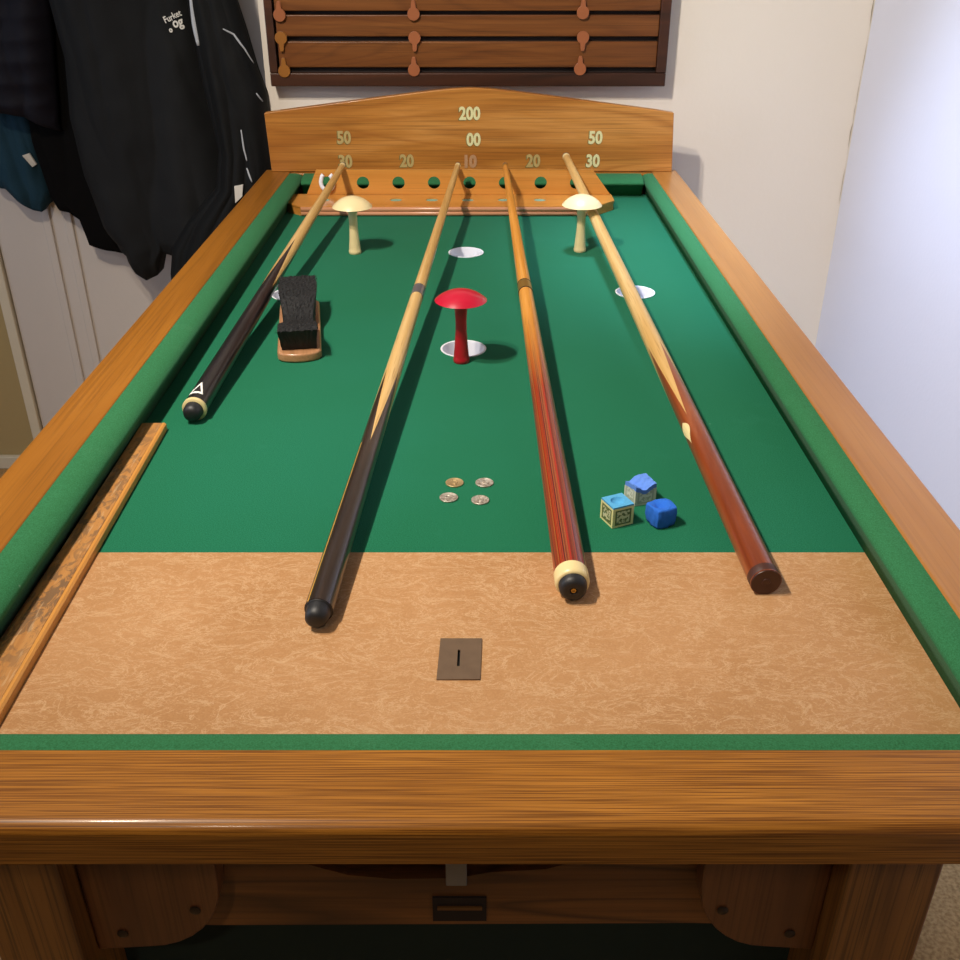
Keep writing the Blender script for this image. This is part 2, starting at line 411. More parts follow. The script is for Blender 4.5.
# back board standing on the back rail
BB = thing('back_board', 'oak board with peaked top and worn gold numbers standing across the table end', 'board', (-.02, 2.195, RT))
def place(o, root):
    o.parent = root; o.matrix_parent_inverse = Matrix.Translation(-root.location); return o
top = [(-.4497, .9995)]
for i in range(1, 24):
    x = -.4497 + i*(.8537/24)
    d = abs(x+.0206)/.43
    top.append((x, 1.0485 - .049*(math.sqrt(d*d+.012)-.11)/(.90)))
top.append((.404, .9995))
o = prism('board', [(-.4457, RT), *top, (.4108, RT)], 1, 2.19, 2.2085, 'oak_board', bevel=.002); place(o, BB)
gold = plain('pale_gold_leaf', '#d9d3a0', .45, .1, 300); worn = plain('worn_gold_leaf', '#b29a62', .5, .15, 300); edge = plain('green_number_edge', '#6e6c3c', .6); faint = plain('rubbed_gold_leaf', '#b08560', .5, .1, 300)
for s, x, z, m in (('200', -.0215, .9975, gold), ('00', -.0135, .9452, gold), ('50', -.2864, .9492, worn), ('50', .2430, .9492, gold), ('30', -.2865, .9005, worn), ('20', -.1555, .9015, worn), ('10', -.0215, .9005, faint), ('20', .1135, .9015, worn), ('30', .2400, .9015, gold)):
    nb = text('number', s, .0350, m, None, Matrix.Translation((x, 2.1893, z)) @ RX, .0003, .84, .0013); place(nb, BB)
    eg = text('number_edge', s, .0350, edge if m is not faint else faint, None, Matrix.Translation((x-.0013, 2.1897, z-.0006)) @ RX, .0002, .84, .0017); place(eg, BB); eg.parent = nb; eg.matrix_parent_inverse = Matrix.Translation(-BB.location)
    eg.matrix_parent_inverse = Matrix.Identity(4)

# ------------------------------------------------------------------ wall scoreboard
SB = thing('wall_scoreboard', 'dark stained wooden scoreboard with sliding round pegs hung on the back wall', 'scoreboard', (-.03, 2.315, 1.04))
M['sb_dark'] = wood('dark_stained_wood', 0, '#2a150b', '#3f2112', '#502b17', rough=.38, pore=.3)
M['sb_slat'] = wood('brown_slat_wood', 0, '#502b12', '#704019', '#865226', rough=.36, pore=.3, rings=.35)
M['peg'] = plain('orange_brown_peg', '#9a5a36', .4, .12, 40)
M['peg2'] = plain('ochre_peg', '#8f5a1e', .4, .12, 40)
place(box('backing', (-.44, .39, 2.306, 2.329, 1.045, 1.54), plain('groove_brown', '#1d0f09', .8)), SB)
place(box('frame_rail', (-.449, .3975, 2.29, 2.3285, 1.038, 1.0645), 'sb_dark', bevel=.002), SB)
place(box('frame_rail', (-.449, .3975, 2.29, 2.3285, 1.53, 1.556), 'sb_dark', bevel=.002), SB)
place(box('frame_stile', (-.449, -.432, 2.289, 2.3285, 1.065, 1.5295), 'sb_dark', bevel=.002), SB)
place(box('frame_stile', (.376, .3975, 2.289, 2.3285, 1.065, 1.5295), 'sb_dark', bevel=.002), SB)
zs = [(1.0755, 1.1265), (1.136, 1.1775), (1.185, 1.235), (1.245, 1.29), (1.302, 1.347), (1.36, 1.405), (1.417, 1.462), (1.474, 1.519)]
for a, b in zs:
    place(box('slat', (-.4278, .3758, 2.294, 2.3058, a, b), 'sb_slat', bevel=.002), SB)
def peg_bm(x, z, down):
    pts = []
    for i in range(21):
        a = -PI*.5 - PI*.86 + i/20*PI*1.72 if not down else PI*.5 - PI*.86 + i/20*PI*1.72
        pts.append((x+.0128*math.cos(a), z+.0128*math.sin(a)))
    s = 1 if not down else -1
    pts += [(x+.0045*s, z+.021*s), (x+.003*s, z+.026*s), (x-.003*s, z+.026*s), (x-.0045*s, z+.021*s)]
    return pts
for k, (x, z, dn) in enumerate([(-.4174, 1.1777, 0), (-.4186, 1.1337, 1), (-.4175, 1.069, 0), (-.1384, 1.1796, 0), (-.1378, 1.1337, 1), (-.1408, 1.071, 0), (.2141, 1.1822, 0), (.2166, 1.1346, 1), (.2133, 1.0729, 0)]):
    place(prism('sliding_peg', peg_bm(x, z, dn), 1, 2.2865, 2.2932, 'peg' if k not in (1, 2) else 'peg2', bevel=.0008), SB)

# ------------------------------------------------------------------ wooden rack with holes
RK = thing('hole_rack', 'honey wood rack pierced by round holes lying before the back cushion', 'rack', (-.055, 2.03, ZB))
hx = [-.3104 + .0723*i for i in range(8)]
up = plate('upright_panel', [(-.3545, .8595), (.2665, .8595), (.228, .909), (-.3315, .909)], [(x, .883, .0126) for x in hx], -2.077, -2.072, 'rack', xform=RX); place(up, RK)
lg = plate('ledge', [(-.3867, 2.068), (-.3867, 2.008), (-.352, 1.976), (.228, 1.976), (.2692, 2.025), (.2692, 2.068)], [(x-.003, 2.030, .0122) for x in hx], .856, .859, 'rack'); place(lg, RK)
bm = bmesh.new(); add_box(bm, -.386, .2685, 2.068, 2.0795, ZB, .859)
bm.faces.ensure_lookup_table()
sp = from_bm('back_strip', bm, 'rack'); place(sp, RK)
place(prism('end_block', [(-.3855, 2.066), (-.3855, 2.009), (-.3525, 1.978), (-.30, 1.982), (-.30, 2.066)], 2, ZB, .8558, 'rack'), RK)
place(prism('end_block', [(.268, 2.066), (.268, 2.026), (.229, 1.979), (.19, 1.982), (.19, 2.066)], 2, ZB, .8558, 'rack'), RK)
for z in (.8535, .8452):
    place(from_bm('front_moulding', tube_bm([(-.352, 1.9765, z), (.228, 1.9765, z)], .0046, seg=14), 'rack_lip', smooth=True), RK)
for x in hx:
    place(lathe('felt_inset', [(0, .8576), (.0122, .8576), (.0122, .8562), (0, .8562)], plain('pale_green_felt', '#86a993', .8) if x == hx[0] else bpy.data.materials['pale_green_felt'], None, 32, origin=(x-.003, 2.030, 0)), RK)
# white horseshoe over the first hole
bm = tube_bm([(-.3104 + .0125*math.cos(a)*(1 if abs(math.cos(a)) < .9 or True else 1), 2.0665, .8845 + .0150*math.sin(a) + (.003 if math.sin(a) > .5 else 0)) for a in [PI*.68 + i*(PI*1.64)/18 for i in range(19)]], [.0040]*2 + [.0042]*15 + [.0050]*2, seg=8, flat=.8)
hs = from_bm('horseshoe_clip', bm, 'white_cup', smooth=True)
tag(hs, 'white horseshoe-shaped plastic clip round the first hole of the rack', 'clip')

# ------------------------------------------------------------------ cues
def cue_shader(name, kind):
    n = N(name); co = n.coord(); sx = n.n('ShaderNodeSeparateXYZ'); n.l(co, sx.inputs[0])
    ang = n.math('ARCTAN2', sx.outputs['Z'], sx.outputs['X'])
    y = sx.outputs['Y']
    if kind['shaft'] == 'ash': cols = ('#b98d4e', '#caa263', '#d8b67c')
    elif kind['shaft'] == 'orange': cols = ('#b97426', '#cb8634', '#da9a48')
    g = n.noise(1, (90, 2.5, 90), 4, .6, .6)
    shaft = n.ramp(g, [(.3, cols[0]), (.5, cols[1]), (.7, cols[2])])
    fleck = n.noise(1, (600, 18, 600), 2)
    shaft = n.mix(n.math('MULTIPLY', n.ramp(fleck, [(.3, 1.), (.42, 0.)]), .45), shaft, '#8a5f2c')
    if kind.get('stripes'):
        w = n.math('ADD', n.math('MULTIPLY', sx.outputs['X'], 1.0), n.math('MULTIPLY', sx.outputs['Z'], .35))
        nn = n.n('ShaderNodeTexNoise', noise_dimensions='1D'); nn.inputs['Scale'].default_value = 520; nn.inputs['Detail'].default_value = 1
        n.l(w, nn.inputs['W'])
        st = n.ramp(nn.outputs['Fac'], [(.26, '#2c120d'), (.38, '#5a2013'), (.44, '#b02a16'), (.49, '#45190f'), (.54, '#b5481f'), (.60, '#4a1f12'), (.66, '#a8622e'), (.74, '#3a1a10')])
        t = n.math('ADD', y, n.math('MULTIPLY', n.noise(1, (420, 3, 420), 3), .3))
        mask = n.ramp(t, [(.50, 1.), (.76, 0.)])
        col = n.mix(mask, shaft, st)
        return n.done(col, .3, coat=.15)
    b = n.noise(1, (60, 3, 60), 4, .6, .8)
    butt = n.ramp(b, [(.3, kind['butt'][0]), (.55, kind['butt'][1]), (.75, kind['butt'][2])])
    tri = n.math('PINGPONG', n.math('ADD', n.math('DIVIDE', ang, PI*2/kind.get('n', 4)), kind['ph']), .5)   # 0..0.5
    lim = n.math('ADD', n.math('MULTIPLY', tri, 2*(kind['y1']-kind['y0'])), kind['y0'])
    mask = n.math('LESS_THAN', y, lim)
    col = n.mix(mask, shaft, butt)
    if kind.get('edge_line') is not None:
        near = n.math('LESS_THAN', n.math('ABSOLUTE', n.math('SUBTRACT', ang, kind['edge_line'])), .07)
        col = n.mix(n.math('MULTIPLY', near, n.math('LESS_THAN', y, kind['y0'])), col, '#c9933c')
    return n.done(col, .28, coat=.22)
def make_cue(label, A, B, rb, rt, kind, joint=None, jm=None):
    A, B = Vector(A), Vector(B); L = (B-A).length
    root = thing('cue', label, 'cue', A, group='cues laid along the table')
    root.rotation_mode = 'QUATERNION'; root.rotation_quaternion = (B-A).to_track_quat('Y', 'Z')
    m = cue_shader(kind['name'], kind); R = lambda y: rb + (rt-rb)*y/L
    js = joint or .42*L
    def seg(name, y0, y1, mat, extra=0, k=14, cap=True):
        pr = ([(0, y0)] if cap else []) + [(R(y0+(y1-y0)*i/k)+extra, y0+(y1-y0)*i/k) for i in range(k+1)] + ([(0, y1)] if cap else [])
        return lathe(name, pr, mat, root, 32, axis='y')
    s = kind.get('start', 0)
    seg('butt', s, js, m); seg('shaft', js, L-.018, m)
    if jm:
        c = seg('joint_collar', js-.016, js+.016, jm, .0004, 2)
        for dy in (-.0165, .0145):
            q = seg('collar_ring', js+dy, js+dy+.002, 'void' if jm == 'brass' else 'gray_hook', .0006, 1); q.parent = c
    seg('ferrule', L-.018, L-.006, 'brass' if kind['shaft'] == 'orange' else 'ivory', 0.0001, 1)
    seg('tip', L-.006, L, plain('leather_tip', '#6b5a48', .9), -.0002, 1)
    return root, R, L
def wrap(name, outline, holes, R, root, mat, a0, y0, lift=.0003):
    """a thin inlay or print wrapped on the cue: outline in (arc, along)"""
    p = plate(name, outline, holes, 0, .0003, mat, root)
    bm = bmesh.new(); bm.from_mesh(p.data)
    bmesh.ops.subdivide_edges(bm, edges=bm.edges, cuts=2, use_grid_fill=True)
    for v in bm.verts:
        y = y0 + v.co.y; r = R(y) + lift + v.co.z; a = a0 - v.co.x/R(y); v.co = (r*math.cos(a), y, r*math.sin(a))
    bm.to_mesh(p.data); bm.free(); return p
BLK = ('#141113', '#211b1c', '#352a28')
# black butt cue on the left
r1, R1, L1 = make_cue('black butt cue beside the brush, cream ring and triangle mark on its end', (-.3303, 1.053, ZB+.0137), (-.2778, 2.085, .9165), .0135, .0058, dict(name='black_spliced_cue_wood', shaft='ash', butt=BLK, y0=.36, y1=.56, ph=.62))
lathe('end_ring', [(0, -.004), (.0128, -.004), (.0142, -.003), (.0142, .001), (.0135, .002), (0, .002)], 'ivory', r1, 32, axis='y')
lathe('rubber_bumper', [(0, -.018), (.004, -.018), (.0085, -.0165), (.0105, -.012), (.011, -.004), (0, -.004)], 'black', r1, 32, axis='y')
wrap('triangle_mark', [(-.0085, 0), (.0085, 0), (0, .028)], [[(-.0052, .004), (.0052, .004), (0, .020)]], R1, r1, 'white_mark', PI*.52, .012)
# black and ash cue with steel collar
r2, R2, L2 = make_cue('dark brown butt cue with grey joint collar, second from the left', (-.1321, .664, ZB+.0132), (-.0446, 2.083, .9165), .0120, .0055, dict(name='brown_spliced_cue_wood', shaft='ash', butt=('#1f1612', '#32251d', '#43332a'), y0=.265, y1=.44, ph=.11, edge_line=2.35), joint=.710, jm='steel')
lathe('rubber_bumper', [(0, -.015), (.0055, -.015), (.0088, -.0125), (.0100, -.007), (.0102, -.001), (.0113, -.0005), (.0119, .0015), (0, .0015)], 'black', r2, 32, axis='y')
# red striped cue
r3, R3, L3 = make_cue('red striped cue with pale ring and brass collar between red mushroom and chalks', (.0785, .699, ZB+.0152), (.0507, 2.083, .9162), .0145, .0052, dict(name='red_striped_cue_wood', shaft='orange', stripes=True, start=.0), joint=.690, jm='brass')
lathe('end_ring', [(0, -.002), (.0125, -.002), (.0143, -.001), (.0150, .002), (.0149, .013), (0, .013)], 'ivory', r3, 32, axis='y')
bp = lathe('rubber_bumper', [(0, -.0085), (.0025, -.0085), (.0034, -.0108), (.0075, -.0112), (.0108, -.0095), (.0120, -.006), (.0122, -.002), (0, -.002)], 'black', r3, 32, axis='y')
lathe('bumper_pin', [(0, -.0092), (.0012, -.0092), (.0013, -.0102), (.0022, -.0102), (.0023, -.0086)], 'brass', bp, 20, axis='y')
# mahogany cue
r4, R4, L4 = make_cue('reddish brown butt cue with a cream leaf inlay, right of the chalks', (.2440, .703, ZB+.0136), (.1790, 2.15, .9205), .0134, .0075, dict(name='mahogany_spliced_cue_wood', shaft='ash', butt=('#64280f', '#7f3a1a', '#96502a'), y0=.285, y1=.48, ph=.67, start=.0))
lathe('end_cap', [(0, -.0008), (.0035, -.0008), (.004, -.0002), (.0126, -.0006), (.0134, .001), (.0135, .010), (0, .010)], plain('dark_wood_end', '#43231a', .45), r4, 32, axis='y')
lw = lambda t: .0058*math.sin(PI*t**1.7)
lf = [(lw(i/14), .044*i/14) for i in range(15)] + [(-lw(i/14), .044*i/14) for i in range(13, 0, -1)]
wrap('leaf_inlay', lf, [], R4, r4, 'ivory', PI*.88, .232)

# ------------------------------------------------------------------ mushroom skittles
def mushroom(label, x, y, capm, stemm, h=.1, rc=.033, dm=.016, group='mushroom skittles on the baize'):
    r = thing('mushroom_skittle', label, 'skittle', (x, y, ZB), group=group)
    s = h/.1
    e1 = h-dm-.0005
    lathe('stem', [(0, 0), (.0098, 0), (.0106, .001), (.0108, .005), (.0102, .0065), (.0098, .011), (.0086, .024), (.0074, .042), (.0072, .056), (.0080, .07), (.0088, e1-.004), (.0098, e1), (0, e1)], stemm, r, 32)
    z = h
    prof = [(0, z-dm-.0005), (.012, z-dm-.001), (.026, z-dm-.0015), (rc-.0015, z-dm-.0008), (rc, z-dm)]
    RR = (rc*rc+dm*dm)/(2*dm); am = math.asin(min(1, rc/RR))
    for i in range(1, 11):
        a = am*(1-i/10); prof.append((RR*math.sin(a), z-RR+RR*math.cos(a)))
    prof[-1] = (0, z)
    lathe('cap', prof, capm, r, 48)
    return r
def paintwood(name, a, b, rough):
    n = N(name); f = n.noise(1, (5, 160, 5), 3, .6, .5)
    return n.done(n.mix(f, a, b), rough, coat=.3)
M['red_cap'] = paintwood('red_painted_wood', '#a80b26', '#c01636', .3); M['red_stem'] = plain('red_stem_paint', '#a30f20', .35, .12, 120, coat=.3)
M['cream'] = plain('cream_painted_wood', '#e4d09e', .35, .05, 60, coat=.3); M['cream_stem'] = plain('cream_stem_wood', '#e0ca98', .35, .08, 90, coat=.3)
mushroom('red mushroom skittle standing at the near white hole', -.0245, 1.227, 'red_cap', 'red_stem', .0980, .0335, .0135)
mushroom('cream mushroom skittle beside the left cue in front of the rack', -.2185, 1.722, 'cream', 'cream_stem', .0990, .0342, .0180)
mushroom('cream mushroom skittle touching the right cue in front of the rack', .1755, 1.734, 'cream', 'cream_stem', .0990, .0345, .0180)

# ------------------------------------------------------------------ brush
BR = thing('table_brush', 'wooden table brush with worn black bristles lying bristles up by the left cue', 'brush', (-.2535, 1.333, ZB), math.radians(8.8))
def stadium(w, l, n=12, sq=.6):
    pts = []
    for k, (cy, a0) in enumerate(((l/2-w/2*sq, 0), (-l/2+w/2*sq, PI))):
        for i in range(n+1):
            a = a0 + i/n*PI; pts.append((w/2*math.cos(a), cy + w/2*sq*math.sin(a)))
    return pts
M['brush_wood'] = wood('brush_wood', 1, '#9a6a42', '#b0805a', '#c09270', rough=.3, pore=.2, coat=.3)
prism('brush_back', stadium(.058, .225), 2, 0, .0125, 'brush_wood', BR, bevel=.003)
M['bristle'] = plain('black_bristle', '#0d0d0f', .75, .5, 700)
bm = bmesh.new(); nu, nv = 22, 60
def hgt(t):     # t 0 near .. 1 far : worn hourglass
    return .0305 - .018*math.exp(-((t-.40)/.19)**2) + .006*t
def wid(t, s):  # s 0 root .. 1 top
    waist = 1 - .30*math.exp(-((t-.42)/.22)**2)
    return ((.0225 + .0055*s))*(waist if s > 0 else 1)
grid = []
for j in range(nv+1):
    t = j/nv; row = []
    for i in range(nu+1):
        u = i/nu*2-1
        endr = (1-abs(t*2-1)**8)**.3 if 0 < t < 1 else .6
        flare = .012
        y = (-.095+.19*t) + (t*2-1)*flare*(1 if abs(t*2-1) > .6 else abs(t*2-1)/.6)
        w = wid(t, 1)*max(.93, endr)
        nz = noise.noise(Vector((u*9, t*50, 1)))*.0018 + random.uniform(-.0006, .0006)
        row.append(bm.verts.new((u*w, y, .0125+hgt(t)+nz)))
    grid.append(row)
for j in range(nv):
    for i in range(nu): bm.faces.new([grid[j][i], grid[j][i+1], grid[j+1][i+1], grid[j+1][i]])
loop = [grid[0][i] for i in range(nu+1)] + [grid[j][nu] for j in range(1, nv+1)] + [grid[nv][i] for i in range(nu-1, -1, -1)] + [grid[j][0] for j in range(nv-1, 0, -1)]
prev = loop
for s in (.75, .5, .25, 0):
    ring = []
    for v in loop:
        t = min(1, max(0, (v.co.y+.107)/.214)); x0 = math.copysign(wid(t, 0)*1.0, v.co.x) if abs(v.co.x) > .8*wid(t, 1) else v.co.x*.8
        y0 = v.co.y*.095/.107
        ring.append(bm.verts.new((x0+(v.co.x-x0)*s + random.uniform(-.0006, .0006), y0+(v.co.y-y0)*s + random.uniform(-.0006, .0006), .0125+(v.co.z-.0125)*s)))
    for i in range(len(loop)):
        j = (i+1) % len(loop); bm.faces.new([prev[i], prev[j], ring[j], ring[i]])
    prev = ring
from_bm('bristles', bm, 'bristle', BR)
bm = bmesh.new()      # loose hair ends standing out of the block
for k in range(1500):
    t = random.random(); u = random.uniform(-1, 1); side = False
    y = (-.107+.214*t)
    if side:
        if random.random() < .5: u = math.copysign(1, u)
        else: y = -.107; t = 0
    w = wid(t, 1); z = .0125 + hgt(t)*(random.uniform(.3, 1) if side else 1)
    b = Vector((u*w*(.76+.24*(z/.045)), y*(.89+.11*(z/.045)) , z-.004)); d = Vector((u*.35+random.uniform(-.3, .3), random.uniform(-.35, .35)+(t*2-1)*.3, 1)).normalized()*random.uniform(.005, .0075)
    q = Vector((.0003, 0, 0)) if random.random() < .5 else Vector((0, .0003, 0))
    e = b+d; q2 = d.cross(q).normalized()*.0003
    tri = [bm.verts.new(b-q), bm.verts.new(b+q), bm.verts.new(b+q2)]; tv = bm.verts.new(e)
    for i in range(3): bm.faces.new([tri[i], tri[(i+1) % 3], tv])
hr = from_bm('loose_bristle', bm, 'bristle', BR); hr['kind'] = 'stuff'

# ------------------------------------------------------------------ chalk cubes
def blockmesh(s, fz, inset=.0, nseg=14, rough=.0, corner=.0):
    """a cube of side s whose top follows fz(x, y)"""
    bm = bmesh.new(); g = []
    for j in range(nseg+1):
        row = []
        for i in range(nseg+1):
            x = (i/nseg-.5)*s; y = (j/nseg-.5)*s
            row.append(bm.verts.new((x, y, fz(x/s*2, y/s*2))))
        g.append(row)
    for j in range(nseg):
        for i in range(nseg): bm.faces.new([g[j][i], g[j][i+1], g[j+1][i+1], g[j+1][i]])
    loop = g[0][:] + [g[j][nseg] for j in range(1, nseg+1)] + g[nseg][nseg-1::-1] + [g[j][0] for j in range(nseg-1, 0, -1)]
    prev = loop; k = 8
    for q in range(1, k+1):
        s_ = 1-q/k
        ring = [bm.verts.new((v.co.x, v.co.y, v.co.z*s_)) for v in loop]
        for i in range(len(loop)):
            j = (i+1) % len(loop); bm.faces.new([prev[i], prev[j], ring[j], ring[i]])
        prev = ring
    bm.faces.new(prev[::-1])
    if corner:
        for v in bm.verts:
            a = Vector((v.co.x, v.co.y, v.co.z - s/2)); m = max(abs(a.x), abs(a.y), abs(a.z))
            n_ = a.length
            if n_ > 0:
                f = 1 - corner*max(0, n_/m - 1.12)
                a = a*f; a += a.normalized()*noise.noise(a*260)*rough
            v.co = (a.x, a.y, a.z + s/2)
        zmin = min(v.co.z for v in bm.verts)
        for v in bm.verts: v.co.z = max(0, v.co.z-zmin)
    return bm
def chalk_label(name, base, frame, art, s, z0, z1):
    n = N(name); sx = n.n('ShaderNodeSeparateXYZ'); n.l(n.coord(), sx.inputs[0])
    # local height and the smaller of |x|,|y| runs along each face
    ax = n.math('ABSOLUTE', sx.outputs['X']); ay = n.math('ABSOLUTE', sx.outputs['Y'])
    run = n.math('MINIMUM', ax, ay); h = n.math('ABSOLUTE', n.math('SUBTRACT', sx.outputs['Z'], (z0+z1)/2))
    a = n.math('DIVIDE', run, s/2); b = n.math('DIVIDE', h, (z1-z0)/2); m = n.math('MAXIMUM', a, b)
    ringm = n.math('MULTIPLY', n.math('LESS_THAN', m, .78), 1)
    inner = n.math('LESS_THAN', m, .62)
    blot = n.ramp(n.noise(330, det=2), [(.42, 0.), (.5, 1.)])
    c = n.mix(ringm, base, frame)
    c = n.mix(n.math('MULTIPLY', inner, blot), c, art)
    c = n.mix(n.math('MULTIPLY', n.ramp(n.noise(500), [(.55, 0.), (.7, 1.)]), .3), c, '#5fa3b8')
    return n.done(c, .6)
def label_bm(s, z0, z1, top=None):
    bm = bmesh.new(); n = 10; lo = []; hi = []
    per = []
    for k in range(4):
        for i in range(n):
            t = i/n-.5
            per.append([(t*s, -s/2), (s/2, t*s), (-t*s, s/2), (-s/2, -t*s)][k])
    for x, y in per:
        lo.append(bm.verts.new((x, y, z0))); hi.append(bm.verts.new((x, y, top(x/s*2, y/s*2) if top else z1)))
    k = len(per)
    for i in range(k): bm.faces.new([lo[i], lo[(i+1) % k], hi[(i+1) % k], hi[i]])
    return bm
cs = .0225
c1 = thing('chalk_cube', 'light blue chalk cube with intact yellow and dark green paper label', 'chalk', (.1318, .826, ZB), math.radians(24), 'chalk cubes near the right cue')
dish = lambda x, y: cs - .0045*max(0, 1-((x*x+y*y)/.36))**.6
from_bm('chalk', blockmesh(cs, dish, nseg=28), plain('light_blue_chalk', '#4f9fce', .9, .08, 400), c1)
from_bm('paper_label', label_bm(cs+.0005, .0002, cs-.0016), chalk_label('yellow_label', '#dcd79a', '#5c6633', '#c9c6a0', cs, 0, cs-.0016), c1)
c2 = thing('chalk_cube', 'worn violet blue chalk cube with a scooped top and faded white label, rearmost', 'chalk', (.1600, .867, ZB), math.radians(20), 'chalk cubes near the right cue')
saddle = lambda x, y: cs*.98 - .0058*math.exp(-((x*.8+.35+y*.25)/.42)**2) + .0012*noise.noise(Vector((x*3, y*3, 2)))
from_bm('chalk', blockmesh(cs, saddle, nseg=24), plain('violet_blue_chalk', '#5a86da', .9, .08, 400), c2)
from_bm('paper_label', label_bm(cs+.0006, .0002, 0, lambda x, y: saddle(x, y)-.0045+.0012*noise.noise(Vector((x*4, y*4, 7)))), chalk_label('faded_label', '#c3c6b6', '#a2a899', '#ced0c6', cs, 0, cs-.004), c2)
c3 = thing('chalk_cube', 'bare bright blue chalk cube without a label, rounded by wear', 'chalk', (.1735, .822, ZB), math.radians(25), 'chalk cubes near the right cue')
scoop = lambda x, y: cs*1.0 - .0060*math.exp(-(((x+.15)/.5)**2 + ((y-.1)/.62)**2)) - .002*max(0, y-.4)
from_bm('chalk', blockmesh(cs*1.03, scoop, nseg=24, rough=.0010, corner=.26), plain('bright_blue_chalk', '#1d63c8', .9, .1, 400), c3, smooth=True)

# ------------------------------------------------------------------ coins
def coin_shader():
    n = N('worn_coin_metal'); f = n.noise(420, det=4, rough=.7)
    n.bump(n.noise(520, det=3), .8, .0004)
    return n.done(n.ramp(f, [(.35, '#8d7c6c'), (.5, '#b9ada0'), (.65, '#d2ccc0')]), .4, metal=.55)
M['coin'] = coin_shader(); M['coin_b'] = plain('brassy_coin', '#bda377', .4, .2, 400, metal=.6)
def coin(label, x, y, m, rz, r=.0093):
    c = lathe('coin', [(0, 0), (r-.0004, 0), (r, .0003), (r, .0014), (r-.0004, .0017), (r-.0010, .0017), (r-.0013, .0014), (0, .0014)], m, None, 40)
    c.location = (x, y, ZB); c.rotation_euler = (0, 0, rz)
    bm = tube_bm([(.0035*math.cos(a)*.8, .0045*math.sin(a), .0014) for a in [i*PI/5 for i in range(11)]], .0005, seg=6)
    e = from_bm('coin_relief', bm, m, c, smooth=True)
    tag(c, label, 'coin', 'coins on the baize')
coin('brassy tinted coin, back left of the four coins on the baize', -.0262, 0.8995, 'coin_b', .3)
coin('silver coin, back right of the four coins on the baize', .0046, 0.8995, 'coin', 1.2)
coin('silver coin, front left of the four coins on the baize', -.0314, 0.8690, 'coin', 2.2)
coin('silver coin, front right of the four coins on the baize', .0002, 0.8640, 'coin', 3.5, .0090)

# ------------------------------------------------------------------ plank on the left
def plankwood():
    n = N('stained_plank_wood'); f = n.noise(1, (60, 3, 60), 4, .6, 1)
    c = n.ramp(f, [(.3, '#a06c38'), (.5, '#b27d44'), (.72, '#c08e54')])
    w = n.noise(1, (120, 60, 60), 4, .65, .8, (1, 5, 0)); big = n.noise(6, det=2, loc=(3, 0, 0))
    blot = n.math('MULTIPLY', n.ramp(w, [(.48, 0.), (.56, 1.)]), n.ramp(big, [(.35, .25), (.6, 1.)]))
    sx = n.n('ShaderNodeSeparateXYZ'); n.l(n.coord(), sx.inputs[0])
    top = n.ramp(n.math('ADD', n.math('MULTIPLY', sx.outputs['X'], 10), .5), [(.60, 1.), (.66, 0.)])
    c = n.mix(n.math('MULTIPLY', n.math('MULTIPLY', blot, .75), top), c, '#5e4c3c')
    c = n.mix(n.math('MULTIPLY', n.ramp(n.noise(1, (300, 40, 300), 2, loc=(2, 2, 2)), [(.6, 0.), (.68, 1.)]), .35), c, '#cdb089')
    return n.done(c, .45, coat=.1)
bm = bmesh.new()
pts = [(-.0015, .2565), (.0, .2565)]
X = lambda y: None
# outline in local coordinates (x across, y along), far end at y = +.26
sec = [(-.284, -.0115, .0205), (.239, -.0190, .0085)]
vs = []
for (y, a, b) in sec:
    vs.append([bm.verts.new(p) for p in ((a, y, 0), (b-.0044, y, 0), (b-.0044, y, .0085), (a, y, .0085))])
A, B = vs
bm.faces.new(A[::-1]); bm.faces.new(B)
for i in range(4): bm.faces.new([A[i], A[(i+1) % 4], B[(i+1) % 4], B[i]])
pk = from_bm('wooden_straightedge', bm, plankwood(), bevel=.001)
pk.location = (-.365, .785, ZB+.0007)
bm = bmesh.new(); vs = [[bm.verts.new(p) for p in ((b-.0043, y, 0), (b, y, 0), (b, y, .0068), (b-.0018, y, .0084), (b-.0043, y, .0084))] for (y, a, b) in sec]
A, B = vs; bm.faces.new(A[::-1]); bm.faces.new(B)
for i in range(5): bm.faces.new([A[i], A[(i+1) % 5], B[(i+1) % 5], B[i]])
from_bm('edge_strip', bm, wood('pale_edge_wood', 1, '#bb7c34', '#c98c42', '#d49c54', pore=.1), pk)
tag(pk, 'long narrow wooden strip with dark stains lying along the left cushion', 'wood strip')

